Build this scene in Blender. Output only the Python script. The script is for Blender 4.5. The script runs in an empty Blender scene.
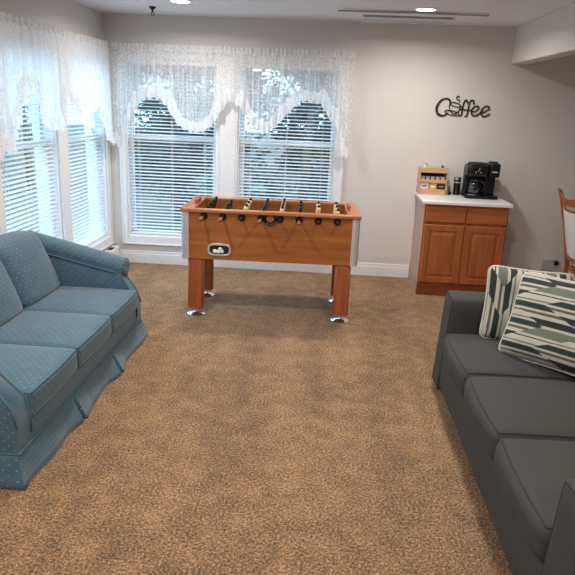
import bpy, bmesh, math, random
from math import sin, cos, pi, radians, sqrt
from mathutils import Vector, Matrix
random.seed(7)
S = bpy.context.scene
C = S.collection

# ------------------------------------------------------------------ camera
cam_d = bpy.data.cameras.new('camera'); cam = bpy.data.objects.new('camera', cam_d); C.objects.link(cam)
cam_d.sensor_fit = 'HORIZONTAL'; cam_d.sensor_width = 36.0; cam_d.lens = 36.0*616.27/575
yaw, pitch, roll = -.0546, .2894, .0418
fw = Vector((sin(yaw)*cos(pitch), cos(yaw)*cos(pitch), -sin(pitch)))
rt = Vector((cos(yaw), -sin(yaw), 0)); up = rt.cross(fw)
rt2 = rt*cos(roll)+up*sin(roll); up2 = up*cos(roll)-rt*sin(roll)
M = Matrix((rt2, up2, -fw)).transposed().to_4x4(); M.translation = Vector((2.2654, -6.4002, 1.7209))
cam.matrix_world = M; cam_d.clip_start = .02; cam_d.clip_end = 200
S.camera = cam

# ------------------------------------------------------------------ world, light, exposure
w = bpy.data.worlds.new('overcast_sky'); S.world = w; w.use_nodes = True
bg = w.node_tree.nodes['Background']; bg.inputs[0].default_value = (.50, .80, 1, 1); bg.inputs[1].default_value = 4.6
S.view_settings.view_transform = 'Standard'; S.view_settings.look = 'None'
S.view_settings.gamma = 1; S.view_settings.use_curve_mapping = False
S.view_settings.exposure = 0.07
LAMP_W = 20.0; LAMP_COL = (1, .95, .89)
LAMPS = [(.985, -.93), (2.99, -.93), (.985, -2.95), (2.99, -2.95), (.985, -4.97), (2.99, -4.97), (.985, -6.9), (2.99, -6.9)]
H = 2.5

# ------------------------------------------------------------------ materials
def new_mat(name):
    m = bpy.data.materials.new(name); m.use_nodes = True
    nt = m.node_tree; nt.nodes.clear()
    out = nt.nodes.new('ShaderNodeOutputMaterial')
    return m, nt, out
def pb(nt, out, col=(.8,.8,.8), rough=.5, metal=0, **kw):
    b = nt.nodes.new('ShaderNodeBsdfPrincipled')
    b.inputs['Base Color'].default_value = (*col, 1); b.inputs['Roughness'].default_value = rough
    b.inputs['Metallic'].default_value = metal
    for k, v in kw.items(): b.inputs[k.replace('_', ' ')].default_value = v
    nt.links.new(b.outputs[0], out.inputs[0]); return b
def coords(nt, scale=(1,1,1), rot=(0,0,0), kind='Object'):
    tc = nt.nodes.new('ShaderNodeTexCoord'); mp = nt.nodes.new('ShaderNodeMapping')
    mp.inputs['Scale'].default_value = scale; mp.inputs['Rotation'].default_value = rot
    nt.links.new(tc.outputs[kind], mp.inputs[0]); return mp.outputs[0]
def noise(nt, vec, sc, det=4, rough=.55):
    n = nt.nodes.new('ShaderNodeTexNoise'); n.inputs['Scale'].default_value = sc
    n.inputs['Detail'].default_value = det; n.inputs['Roughness'].default_value = rough
    nt.links.new(vec, n.inputs['Vector']); return n.outputs['Fac']
def ramp(nt, fac, stops, const=False):
    r = nt.nodes.new('ShaderNodeValToRGB'); e = r.color_ramp.elements
    if const: r.color_ramp.interpolation = 'CONSTANT'
    e[0].position, e[0].color = stops[0][0], (*stops[0][1], 1)
    e[1].position, e[1].color = stops[1][0], (*stops[1][1], 1)
    for p, c in stops[2:]:
        q = e.new(p); q.color = (*c, 1)
    nt.links.new(fac, r.inputs[0]); return r.outputs[0]
def mth(nt, op, a, b=None, c=None):
    n = nt.nodes.new('ShaderNodeMath'); n.operation = op
    for i, v in enumerate((a, b, c)):
        if v is None: continue
        if isinstance(v, (int, float)): n.inputs[i].default_value = v
        else: nt.links.new(v, n.inputs[i])
    return n.outputs[0]
def bump(nt, b, h, strength=.3, dist=.01):
    n = nt.nodes.new('ShaderNodeBump'); n.inputs['Strength'].default_value = strength
    n.inputs['Distance'].default_value = dist
    nt.links.new(h, n.inputs['Height']); nt.links.new(n.outputs[0], b.inputs['Normal'])
def solid(name, col, rough=.5, metal=0, bsc=None, bst=.1, **kw):
    m, nt, out = new_mat(name); b = pb(nt, out, col, rough, metal, **kw)
    v = coords(nt); n = noise(nt, v, bsc or 40)
    c = ramp(nt, n, [(.3, tuple(x*.94 for x in col)), (.7, tuple(min(1, x*1.05) for x in col))])
    nt.links.new(c, b.inputs['Base Color'])
    if bsc: bump(nt, b, n, bst, .003)
    return m
def wood(name, dark, light, axis='x', rough=.35, sc=1.0):
    m, nt, out = new_mat(name); b = pb(nt, out, light, rough)
    s = {'x': (1.2, 14, 14), 'y': (14, 1.2, 14), 'z': (14, 14, 1.2)}[axis]
    v = coords(nt, tuple(k*sc for k in s))
    n = noise(nt, v, 1.6, 6, .6)
    nt.links.new(ramp(nt, n, [(.3, dark), (.68, light)]), b.inputs['Base Color'])
    bump(nt, b, n, .05, .002)
    return m
MT = {}
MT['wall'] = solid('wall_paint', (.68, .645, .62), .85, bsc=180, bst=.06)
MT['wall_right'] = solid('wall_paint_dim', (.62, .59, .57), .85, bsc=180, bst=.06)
MT['ceil'] = solid('ceiling_paint', (.76, .79, .84), .9, bsc=120, bst=.06)
MT['trim'] = solid('white_trim_paint', (.84, .84, .86), .4)
MT['vinyl'] = solid('white_vinyl', (.83, .85, .88), .35)
MT['chrome'] = solid('chrome', (.75, .76, .78), .12, 1)
MT['alu'] = solid('brushed_aluminium', (.72, .74, .77), .38, .75)
MT['black'] = solid('black_plastic', (.006, .006, .008), .3, Specular_IOR_Level=.35)
MT['blackmatte'] = solid('black_matte', (.01, .01, .01), .7)
MT['cherry'] = wood('orange_laminate_wood', (.27, .078, .016), (.43, .145, .034), 'x', .32)
MT['cherryv'] = wood('orange_leg_wood', (.27, .060, .018), (.42, .11, .034), 'z', .35)
MT['rim'] = wood('rim_wood', (.36, .12, .036), (.50, .185, .062), 'x', .28)
MT['cab'] = wood('cabinet_wood', (.30, .082, .026), (.44, .135, .045), 'z', .33)
MT['cabh'] = wood('cabinet_wood_h', (.30, .082, .026), (.44, .135, .045), 'x', .33)
MT['cabside'] = wood('cabinet_side', (.40, .24, .20), (.50, .31, .26), 'z', .4)
MT['cabbase'] = wood('cabinet_base', (.16, .035, .014), (.25, .06, .022), 'x', .4)
MT['chairw'] = wood('chair_wood', (.24, .075, .028), (.40, .14, .055), 'z', .35)
MT['bamboo'] = wood('bamboo', (.50, .28, .14), (.66, .41, .23), 'x', .5)
MT['counter'] = solid('white_counter', (.82, .81, .82), .22, bsc=60, bst=.01)
MT['green'] = solid('playing_field_green', (.10, .17, .09), .5)
MT['tan'] = solid('tan_figure', (.80, .60, .34), .45)
MT['grip'] = solid('brown_grip', (.22, .075, .05), .4)
MT['cream'] = solid('cream_fabric', (.62, .57, .54), .9, bsc=300, bst=.2)
MT['white'] = solid('white_plastic', (.85, .85, .85), .4)
MT['heater'] = solid('heater_enamel', (.80, .79, .79), .4)
MT['outlet'] = solid('outlet_grey', (.42, .46, .49), .5)
MT['blue'] = solid('blue_plastic', (.02, .03, .35), .4)
MT['orange'] = solid('orange_paper', (.80, .46, .10), .6)
MT['pink'] = solid('pale_pink_paper', (.88, .74, .82), .6)
MT['purple'] = solid('purple_print', (.30, .10, .38), .6)
MT['darkbrown'] = solid('dark_brown_paper', (.05, .02, .012), .6)
MT['grey'] = solid('grey_plastic', (.35, .35, .36), .4)
MT['bark'] = solid('bark', (.14, .11, .09), .9, bsc=20, bst=.5)

def mk_emit():
    m, nt, out = new_mat('lamp_diffuser'); e = nt.nodes.new('ShaderNodeEmission')
    e.inputs[0].default_value = (1, .96, .9, 1); e.inputs[1].default_value = 9
    nt.links.new(e.outputs[0], out.inputs[0]); return m
MT['emit'] = mk_emit()
def mk_glass():
    m, nt, out = new_mat('window_glass')
    t = nt.nodes.new('ShaderNodeBsdfTransparent'); t.inputs[0].default_value = (.93, .97, 1, 1)
    g = nt.nodes.new('ShaderNodeBsdfGlossy'); g.inputs['Roughness'].default_value = .02
    lw_ = nt.nodes.new('ShaderNodeLayerWeight'); lw_.inputs[0].default_value = .5
    fr = mth(nt, 'ADD', mth(nt, 'MULTIPLY', mth(nt, 'POWER', lw_.outputs['Facing'], 5.0), .6), .03)
    x = nt.nodes.new('ShaderNodeMixShader')
    nt.links.new(fr, x.inputs[0]); nt.links.new(t.outputs[0], x.inputs[1]); nt.links.new(g.outputs[0], x.inputs[2])
    nt.links.new(x.outputs[0], out.inputs[0]); return m
MT['glass'] = mk_glass()
def mk_potglass():
    m, nt, out = new_mat('carafe_glass')
    t = nt.nodes.new('ShaderNodeBsdfTransparent'); t.inputs[0].default_value = (.25, .27, .3, 1)
    g = nt.nodes.new('ShaderNodeBsdfGlossy'); g.inputs['Roughness'].default_value = .05
    x = nt.nodes.new('ShaderNodeMixShader'); x.inputs[0].default_value = .10
    nt.links.new(t.outputs[0], x.inputs[1]); nt.links.new(g.outputs[0], x.inputs[2])
    nt.links.new(x.outputs[0], out.inputs[0]); return m
MT['potglass'] = mk_potglass()
def mk_translucent(name, col, k, pattern=None):
    m, nt, out = new_mat(name)
    d = nt.nodes.new('ShaderNodeBsdfDiffuse'); d.inputs[0].default_value = (*col, 1)
    t = nt.nodes.new('ShaderNodeBsdfTranslucent'); t.inputs[0].default_value = (*col, 1)
    x = nt.nodes.new('ShaderNodeMixShader'); x.inputs[0].default_value = k
    nt.links.new(d.outputs[0], x.inputs[1]); nt.links.new(t.outputs[0], x.inputs[2])
    res = x.outputs[0]
    if pattern:
        base, amp, sc = pattern
        v = coords(nt)
        vo = nt.nodes.new('ShaderNodeTexVoronoi'); vo.inputs['Scale'].default_value = sc; vo.feature = 'F1'
        vo.inputs['Randomness'].default_value = .55
        nt.links.new(v, vo.inputs['Vector'])
        rg = mth(nt, 'SINE', mth(nt, 'MULTIPLY', vo.outputs['Distance'], 17.0))   # rings: rosettes of the lace
        n = noise(nt, v, 60, 3, .65)
        f = mth(nt, 'ADD', mth(nt, 'MULTIPLY', rg, .16), mth(nt, 'MULTIPLY', mth(nt, 'SUBTRACT', n, .5), 2.6))
        g_ = noise(nt, coords(nt, (42, 42, 1.3)), 1.0, 2, .5)                      # gathers bunch the threads in upright bands
        f = mth(nt, 'ADD', f, mth(nt, 'MULTIPLY', mth(nt, 'SUBTRACT', g_, .5), 2.4))
        f = mth(nt, 'ADD', mth(nt, 'MULTIPLY', f, amp), base)
        cl = nt.nodes.new('ShaderNodeClamp'); cl.inputs['Min'].default_value = .12; nt.links.new(f, cl.inputs[0])
        tr = nt.nodes.new('ShaderNodeBsdfTransparent')
        y = nt.nodes.new('ShaderNodeMixShader')
        nt.links.new(cl.outputs[0], y.inputs[0]); nt.links.new(tr.outputs[0], y.inputs[1]); nt.links.new(res, y.inputs[2])
        res = y.outputs[0]
    nt.links.new(res, out.inputs[0]); return m
MT['slat'] = mk_translucent('blind_slat', (.88, .89, .90), .5)
MT['lace'] = mk_translucent('white_lace', (.92, .92, .93), .5, (.60, .42, 19))
MT['lace_left'] = mk_translucent('white_lace_doubled', (.93, .93, .94), .55, (.98, .28, 19))
MT['lace_dense'] = mk_translucent('white_lace_ruffle', (.94, .94, .95), .45, (.86, .32, 26))

def mk_carpet():
    m, nt, out = new_mat('brown_carpet'); b = pb(nt, out, (.3, .2, .13), .95)
    b.inputs['Sheen Weight'].default_value = .08; b.inputs['Sheen Roughness'].default_value = .6
    v = coords(nt)
    a = noise(nt, v, 88, 4, .8)
    c = noise(nt, v, 1.6, 3, .6)
    e = noise(nt, v, 9, 4, .6)
    st = noise(nt, coords(nt, (3.2, .35, 1)), 1.3, 2, .5)
    f = mth(nt, 'ADD', mth(nt, 'MULTIPLY', mth(nt, 'SUBTRACT', a, .5), 3.6), .5)
    f = mth(nt, 'ADD', f, mth(nt, 'MULTIPLY', mth(nt, 'SUBTRACT', e, .5), .6))
    f = mth(nt, 'ADD', f, mth(nt, 'MULTIPLY', mth(nt, 'SUBTRACT', c, .5), .3))
    f = mth(nt, 'ADD', f, mth(nt, 'MULTIPLY', mth(nt, 'SUBTRACT', st, .5), .35))
    nt.links.new(ramp(nt, f, [(.05, (.05, .022, .008)), (.5, (.272, .139, .056)), (.95, (.66, .39, .19))]), b.inputs['Base Color'])
    bump(nt, b, a, .8, .02)
    return m
MT['carpet'] = mk_carpet()
def mk_dotted():
    m, nt, out = new_mat('blue_dotted_upholstery'); b = pb(nt, out, (.1, .2, .26), .8)
    b.inputs['Sheen Weight'].default_value = .3
    tc = nt.nodes.new('ShaderNodeTexCoord')
    uvm = nt.nodes.new('ShaderNodeMapping'); nt.links.new(tc.outputs['UV'], uvm.inputs[0])
    sp = nt.nodes.new('ShaderNodeSeparateXYZ'); nt.links.new(uvm.outputs[0], sp.inputs[0])
    P_ = .046
    u = mth(nt, 'DIVIDE', sp.outputs[0], P_); v = mth(nt, 'DIVIDE', sp.outputs[1], P_)
    def dots(du):
        a = mth(nt, 'SUBTRACT', mth(nt, 'FRACT', mth(nt, 'ADD', u, du)), .5)
        c = mth(nt, 'SUBTRACT', mth(nt, 'FRACT', mth(nt, 'ADD', v, du)), .5)
        r = mth(nt, 'SQRT', mth(nt, 'ADD', mth(nt, 'MULTIPLY', a, a), mth(nt, 'MULTIPLY', c, c)))
        return mth(nt, 'LESS_THAN', r, .075)
    d = mth(nt, 'MAXIMUM', dots(0), dots(.5))
    n = noise(nt, coords(nt), 14, 5)
    base = ramp(nt, n, [(.3, (.038, .090, .128)), (.7, (.054, .120, .163))])
    mx = nt.nodes.new('ShaderNodeMix'); mx.data_type = 'RGBA'
    nt.links.new(mth(nt, 'MULTIPLY', d, .36), mx.inputs[0]); nt.links.new(base, mx.inputs[6]); mx.inputs[7].default_value = (.42, .50, .52, 1)
    nt.links.new(mx.outputs[2], b.inputs['Base Color'])
    bump(nt, b, noise(nt, coords(nt), 260, 2), .25, .002)
    return m
MT['bluefab'] = mk_dotted()
MT['bluewelt'] = solid('blue_welt', (.07, .15, .19), .8)
MT['charcoal'] = solid('charcoal_upholstery', (.042, .041, .037), .9, bsc=220, bst=.25)
for k_, sc_, st_ in (('charcoal', 6, .35),):
    nt = MT[k_].node_tree; b_ = next(n for n in nt.nodes if n.type == 'BSDF_PRINCIPLED'); old = b_.inputs['Normal'].links[0].from_socket
    bn = nt.nodes.new('ShaderNodeBump'); bn.inputs['Strength'].default_value = st_; bn.inputs['Distance'].default_value = .02
    nt.links.new(noise(nt, coords(nt), sc_, 3, .5), bn.inputs['Height']); nt.links.new(old, bn.inputs['Normal']); nt.links.new(bn.outputs[0], b_.inputs['Normal'])
MT['charwelt'] = solid('charcoal_welt', (.03, .031, .031), .9)
MT['sofafoot'] = solid('dark_wood_foot', (.03, .015, .01), .4)

def mk_pillow(name, horiz):
    m, nt, out = new_mat(name); b = pb(nt, out, (.5, .5, .5), .85)
    tc = nt.nodes.new('ShaderNodeTexCoord'); sp = nt.nodes.new('ShaderNodeSeparateXYZ'); nt.links.new(tc.outputs['UV'], sp.inputs[0])
    u, v = (sp.outputs[0], sp.outputs[1]) if horiz else (sp.outputs[1], sp.outputs[0])
    # zig-zag bands cut the stripes into slanting blocks
    s = mth(nt, 'MULTIPLY', v, 2.1 if horiz else 1.8)
    zz = mth(nt, 'PINGPONG', mth(nt, 'ADD', s, .15), .5)
    c = mth(nt, 'ADD', mth(nt, 'MULTIPLY', u, 2.6), mth(nt, 'MULTIPLY', zz, 2.2))
    ci = mth(nt, 'FLOOR', c)
    half = mth(nt, 'MULTIPLY', mth(nt, 'MODULO', ci, 2), .37)
    f = mth(nt, 'FRACT', mth(nt, 'ADD', mth(nt, 'ADD', s, half), mth(nt, 'MULTIPLY', ci, .21)))
    cream = (.42, .395, .33); blk = (.012, .016, .017); sage = (.115, .135, .10); dg = (.012, .024, .020); br = (.10, .075, .045)
    col = ramp(nt, f, [(0, cream), (.12, blk), (.145, cream), (.20, sage), (.40, cream), (.46, blk), (.60, cream), (.68, br), (.74, cream), (.79, dg), (.92, cream), (.965, sage)], True)
    nt.links.new(col, b.inputs['Base Color'])
    bump(nt, b, noise(nt, coords(nt), 200, 2), .3, .002)
    return m
MT['pilA'] = mk_pillow('geometric_stripe_upright', False)
MT['pilB'] = mk_pillow('geometric_stripe_across', True)
MT['piltrim'] = solid('cream_piping', (.55, .51, .43), .85)
def mk_leaf(name, a, b_):
    m, nt, out = new_mat(name); n = noise(nt, coords(nt), 3.0, 3)
    c = ramp(nt, n, [(.3, a), (.7, b_)])
    d = nt.nodes.new('ShaderNodeBsdfDiffuse'); t = nt.nodes.new('ShaderNodeBsdfTranslucent')
    nt.links.new(c, d.inputs[0]); nt.links.new(c, t.inputs[0])
    x = nt.nodes.new('ShaderNodeMixShader'); x.inputs[0].default_value = .35
    nt.links.new(d.outputs[0], x.inputs[1]); nt.links.new(t.outputs[0], x.inputs[2]); nt.links.new(x.outputs[0], out.inputs[0]); return m
MT['leaf1'] = mk_leaf('dark_foliage', (.022, .05, .055), (.06, .12, .12))
MT['leaf2'] = mk_leaf('pale_foliage', (.09, .18, .16), (.22, .36, .34))
def mk_ground():
    m, nt, out = new_mat('leaf_litter_ground'); b = pb(nt, out, (.2, .17, .13), 1)
    n = noise(nt, coords(nt), 1.2, 6, .7)
    nt.links.new(ramp(nt, n, [(.3, (.055, .045, .035)), (.55, (.11, .09, .07)), (.75, (.08, .11, .07))]), b.inputs['Base Color']); return m
MT['ground'] = mk_ground()

# ------------------------------------------------------------------ mesh helpers
ROOT = {}
def setp(o, label=None, cat=None, group=None, kind=None):
    if label: o['label'] = label
    if cat: o['category'] = cat
    if group: o['group'] = group
    if kind: o['kind'] = kind
    return o
def thing(name, label, cat, loc=(0,0,0), rot=(0,0,0), group=None):
    o = bpy.data.objects.new(name, None); C.objects.link(o); o.empty_display_size = .05
    o.location = loc; o.rotation_euler = rot
    return setp(o, label, cat, group)
def root_of(o):
    while o.parent: o = o.parent
    return o
class MB:
    def __init__(s): s.v = []; s.f = []; s.uv = []
    def add(s, vs, fs, uvs=None):
        n = len(s.v); s.v += [tuple(p) for p in vs]; s.f += [tuple(i+n for i in f) for f in fs]
        s.uv += list(uvs) if uvs else [(p[0]+p[1]*.3, p[2]+p[1]*.3) for p in vs]
        return s
    def box(s, x0, x1, y0, y1, z0, z1):
        vs = [(x, y, z) for z in (z0, z1) for y in (y0, y1) for x in (x0, x1)]
        return s.add(vs, [(0,2,3,1),(4,5,7,6),(0,1,5,4),(2,6,7,3),(0,4,6,2),(1,3,7,5)])
    def hexa(s, vs): return s.add(vs, [(0,3,2,1),(4,5,6,7),(0,1,5,4),(1,2,6,5),(2,3,7,6),(3,0,4,7)])
    def grid(s, fn, nu, nv, cu=False, cv=False, uvfn=None):
        vs = []; uv = []
        for i in range(nu+(0 if cu else 1)):
            for j in range(nv+(0 if cv else 1)):
                vs.append(fn(i/nu, j/nv))
                if uvfn: uv.append(uvfn(i/nu, j/nv))
        W = nv+(0 if cv else 1); Hh = nu+(0 if cu else 1); fs = []
        for i in range(nu):
            for j in range(nv):
                a = i*W+j; b = i*W+(j+1) % W; c = ((i+1) % Hh)*W+(j+1) % W; d = ((i+1) % Hh)*W+j
                fs.append((a, d, c, b))
        return s.add(vs, fs, uv or None)
    def tube(s, pts, r, n=8, closed=False, cap=True, flat=None):
        pts = [Vector(p) for p in pts]; N = len(pts); vs = []; prev = None
        for i, p in enumerate(pts):
            a = pts[(i-1) % N] if closed or i else p; b = pts[(i+1) % N] if closed or i < N-1 else p
            t = (b-a).normalized()
            if prev is None:
                ref = Vector((0,0,1)) if abs(t.z) < .9 else Vector((1,0,0)); u = t.cross(ref).normalized()
            else:
                u = (prev - t*prev.dot(t)); u = u.normalized() if u.length > 1e-6 else t.orthogonal().normalized()
            prev = u; v = t.cross(u); rr = r[i] if hasattr(r, '__len__') else r
            for k in range(n):
                an = 2*pi*k/n; q = u*cos(an)*rr+v*sin(an)*rr
                if flat is not None: q[flat[0]] *= flat[1]
                vs.append(p+q)
        fs = []
        for i in range(N if closed else N-1):
            for k in range(n):
                a = i*n+k; b = i*n+(k+1) % n; j = (i+1) % N
                fs.append((a, b, j*n+(k+1) % n, j*n+k))
        if cap and not closed: fs += [tuple(range(n))[::-1], tuple((N-1)*n+k for k in range(n))]
        return s.add(vs, fs)
    def lathe(s, prof, o=(0,0,0), n=28, axis='z', closed=False):
        o = Vector(o); vs = []
        for r, h in prof:
            for k in range(n):
                a = 2*pi*k/n; x, y = r*cos(a), r*sin(a)
                p = {'z': (x, y, h), 'y': (x, h, -y), 'x': (h, x, y)}[axis]
                vs.append(o+Vector(p))
        fs = []; N = len(prof)
        for i in range(N-1):
            for k in range(n): fs.append((i*n+k, i*n+(k+1) % n, (i+1)*n+(k+1) % n, (i+1)*n+k))
        if prof[0][0] > 1e-6: fs.append(tuple(range(n))[::-1])
        if prof[-1][0] > 1e-6: fs.append(tuple((N-1)*n+k for k in range(n)))
        return s.add(vs, fs)
    def xf(s, mat): s.v = [tuple(mat @ Vector(p)) for p in s.v]; return s
    def build(s, name, mat, parent=None, world=False, smooth=False, bevel=0, seg=2, angle=None):
        off = Vector((0,0,0))
        if world and parent: off = root_of(parent).location
        me = bpy.data.meshes.new(name)
        me.from_pydata([tuple(Vector(p)-off) for p in s.v], [], s.f); me.validate()
        ul = me.uv_layers.new(name='UVMap')
        for l in me.loops: ul.data[l.index].uv = s.uv[l.vertex_index]
        bm = bmesh.new(); bm.from_mesh(me); bmesh.ops.recalc_face_normals(bm, faces=bm.faces); bm.to_mesh(me); bm.free()
        me.materials.append(MT[mat] if isinstance(mat, str) else mat)
        o = bpy.data.objects.new(name, me); C.objects.link(o)
        if parent: o.parent = parent
        if bevel:
            m = o.modifiers.new('bevel', 'BEVEL'); m.width = bevel; m.segments = seg; m.limit_method = 'ANGLE'; m.angle_limit = radians(40)
        if smooth or bevel:
            for p in me.polygons: p.use_smooth = True
            if not smooth or angle:
                try: me.set_sharp_from_angle(angle=radians(angle or 50))
                except Exception: pass
        return o
def box(name, mat, x0, x1, y0, y1, z0, z1, parent=None, world=True, bevel=0):
    return MB().box(x0, x1, y0, y1, z0, z1).build(name, mat, parent, world, bevel=bevel)
def struct(o): o['kind'] = 'structure'; return o

def rbox(mb, c, s, r, n=12, warp=None, uvs=1.0):
    """soft rounded box centred at c with size s and corner radius r; warp(p, t) bends it"""
    c = Vector(c); h = Vector(s)/2; r = min(r, *h); q = .62
    def mp(t):
        e = []; core = []
        for a in range(3):
            x = t[a]; sg = 1 if x >= 0 else -1; x = abs(x)
            core.append(sg*(h[a]-r)*min(x/q, 1)); e.append(sg*max(0, (x-q)/(1-q)))
        e = Vector(e); p = Vector(core)+e.normalized()*r
        if warp: p = warp(p, t)
        return c+p
    for ax in range(3):
        for sg in (-1, 1):
            o1, o2 = (ax+1) % 3, (ax+2) % 3
            def fn(i, j, ax=ax, sg=sg, o1=o1, o2=o2):
                t = [0,0,0]; t[ax] = sg; t[o1] = 2*i-1; t[o2] = 2*j-1; return mp(t)
            def uf(i, j, ax=ax, sg=sg, o1=o1, o2=o2):
                p = fn(i, j)
                return {0: (p.y, p.z), 1: (p.x, p.z), 2: (p.x, p.y)}[ax]
            mb.grid(fn, n, n, uvfn=uf)
    return mp
def weld(o, d=.0005):
    bm = bmesh.new(); bm.from_mesh(o.data); bmesh.ops.remove_doubles(bm, verts=bm.verts, dist=d)
    bmesh.ops.recalc_face_normals(bm, faces=bm.faces); bm.to_mesh(o.data); bm.free(); return o
def copy_tree(o, parent=None):
    c = o.copy(); C.objects.link(c); c.parent = parent
    for ch in list(o.children): copy_tree(ch, c)
    return c
def interp(tab, x):
    if x <= tab[0][0]: return tab[0][1]
    for (a, b), (c, d) in zip(tab, tab[1:]):
        if x <= c: return b+(d-b)*(x-a)/(c-a) if c > a else d
    return tab[-1][1]
def spline(pts, n=6):
    P = [Vector(p) for p in pts]; out = []
    for i in range(len(P)-1):
        a = P[max(i-1, 0)]; b = P[i]; c = P[i+1]; d = P[min(i+2, len(P)-1)]
        for k in range(n):
            t = k/n; out.append(.5*((2*b)+(c-a)*t+(2*a-5*b+4*c-d)*t*t+(-a+3*b-3*c+d)*t**3))
    out.append(P[-1]); return out

# ------------------------------------------------------------------ room shell
XR, YF = 6.4, -8.0
struct(box('floor', 'carpet', -.02, XR, YF, .02, -.1, 0))
struct(box('ceiling', 'ceil', -.2, XR, YF, .2, H, H+.12))
T = .20
WB = [(.185, 1.13), (1.345, 2.34)]           # window openings in the back wall (x)
WL = [(-1.075, -.10), (-2.215, -1.24), (-3.9, -2.9)]        # and in the left wall (y)
Z0, Z1 = .30, 2.10
mb = MB()
xs = [-.2]+[a for p in WB for a in p]+[XR]
for i in range(0, len(xs), 2): mb.box(xs[i], xs[i+1], 0, T, 0, H)
for a, b in WB: mb.box(a, b, 0, T, 0, Z0); mb.box(a, b, 0, T, Z1, H)
struct(mb.build('wall_back', 'wall'))
mb = MB(); ys = [YF]+sorted(a for p in WL for a in p)+[0]
for i in range(0, len(ys), 2): mb.box(-T, 0, ys[i], ys[i+1], 0, H)
for a, b in WL: mb.box(-T, 0, a, b, 0, Z0); mb.box(-T, 0, a, b, Z1, H)
struct(mb.build('wall_left', 'wall'))
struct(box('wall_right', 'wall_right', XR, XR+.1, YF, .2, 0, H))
struct(box('wall_front', 'wall', -.2, XR+.1, YF-.1, YF, 0, H))
struct(box('wall_header', 'wall', 3.97, 4.11, YF, 0, 2.17, H, bevel=.008))
def baseboard(name, x0, x1, y0, y1, inx, iny):
    mb = MB(); mb.box(x0, x1, y0, y1, 0, .105)
    mb.box(x0 if inx >= 0 else x0+.006, x1-(.006 if inx > 0 else 0), y0+(.006 if iny < 0 else 0), y1, .105, .135)
    return struct(mb.build(name, 'trim', bevel=.003))
baseboard('baseboard_back', .08, 3.195, -.018, 0, 0, -1)
struct(MB().box(3.985, XR, -.018, 0, 0, .105).box(3.985, XR, -.012, 0, .105, .135).build('baseboard_back.001', 'trim', bevel=.003))

# windows: everything built in a frame where the wall runs along +s, the room lies towards -d
def window(idx, a, b, wall):
    def tf(s, d, z): return (s, d, z) if wall == 'back' else (-d, s, z)
    def bx(mb, s0, s1, d0, d1, z0, z1):
        p, q = tf(s0, d0, z0), tf(s1, d1, z1)
        return mb.box(min(p[0], q[0]), max(p[0], q[0]), min(p[1], q[1]), max(p[1], q[1]), z0, z1)
    mb = MB()
    for s0, s1 in ((a, a+.012), (b-.012, b)): bx(mb, s0, s1, 0, T, Z0, Z1)
    bx(mb, a+.012, b-.012, 0, T, Z0, Z0+.012); bx(mb, a+.012, b-.012, 0, T, Z1-.012, Z1)
    fr = struct(mb.build(f'window_{idx}', 'vinyl'))
    a += .012; b -= .012; zb, zt = Z0+.012, Z1-.012; zm = 1.325
    for nm, d0, z0, z1 in (('lower_sash', .07, zb, zm+.022), ('upper_sash', .115, zm-.022, zt)):
        mb = MB(); w_ = .042; d1 = d0+.035
        bx(mb, a, a+w_, d0, d1, z0, z1); bx(mb, b-w_, b, d0, d1, z0, z1)
        bx(mb, a+w_, b-w_, d0, d1, z0, z0+w_); bx(mb, a+w_, b-w_, d0, d1, z1-w_, z1)
        sh = mb.build(nm, 'vinyl', fr, bevel=.003)
        mb = MB(); bx(mb, a+w_, b-w_, d0+.015, d0+.019, z0+w_, z1-w_); mb.build('glass_pane', 'glass', sh)
    return fr
ws = [window(i+1, a, b, 'back') for i, (a, b) in enumerate(WB)]
ws += [window(i+3, a, b, 'left') for i, (a, b) in enumerate(WL)]
MB().box(.69, .76, .058, .07, .318, .334).build('sash_lift', 'blackmatte', ws[0])
# casings (flat boards with a raised outer bead) around each pair of windows
mb = MB()
zc0, zc1 = Z0-.092, Z1+.09
def casing_back():
    mb = MB(); d = -.02
    mb.box(WB[0][0]-.065, WB[0][0]-.003, d, 0, zc0, zc1)
    mb.box(WB[0][1], WB[1][0], d, 0, Z0, Z1); mb.box(WB[1][1]+.002, WB[1][1]+.092, d, 0, zc0, zc1)
    mb.box(WB[0][0]-.003, WB[1][1]+.002, d, 0, zc0, Z0); mb.box(WB[0][0]-.003, WB[1][1]+.002, d, 0, Z1, zc1)
    mb.box(WB[0][0]-.065, WB[0][0]-.047, d-.01, d, zc0, zc1); mb.box(WB[1][1]+.074, WB[1][1]+.092, d-.01, d, zc0, zc1)
    mb.box(WB[0][0]-.047, WB[1][1]+.074, d-.01, d, zc0, zc0+.016)
    mb.box(WB[0][1]+.02, WB[0][1]+.03, d-.006, d, Z0, Z1); mb.box(WB[1][0]-.03, WB[1][0]-.02, d-.006, d, Z0, Z1)
    return mb.build('trim_1', 'trim', bevel=.003)
struct(casing_back())
mb = MB(); d = .02
mb.box(0, d, WL[0][1]+.002, -.004, zc0, zc1)
mb.box(0, d, WL[1][1], WL[0][0], Z0, Z1); mb.box(0, d, WL[1][0]-.09, WL[1][0], zc0, zc1)
mb.box(0, d, WL[1][0], WL[0][1]+.002, zc0, Z0); mb.box(0, d, WL[1][0], WL[0][1]+.002, Z1, zc1)
mb.box(d, d+.01, WL[1][0]-.09, WL[0][1]+.09, zc0, zc0+.016)
struct(mb.build('trim_2', 'trim', bevel=.003))
mb = MB(); a, b = WL[2]
mb.box(0, d, a-.09, a, zc0, zc1).box(0, d, b, b+.09, zc0, zc1).box(0, d, a, b, zc0, Z0).box(0, d, a, b, Z1, zc1)
struct(mb.build('trim_3', 'trim', bevel=.003))

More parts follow.
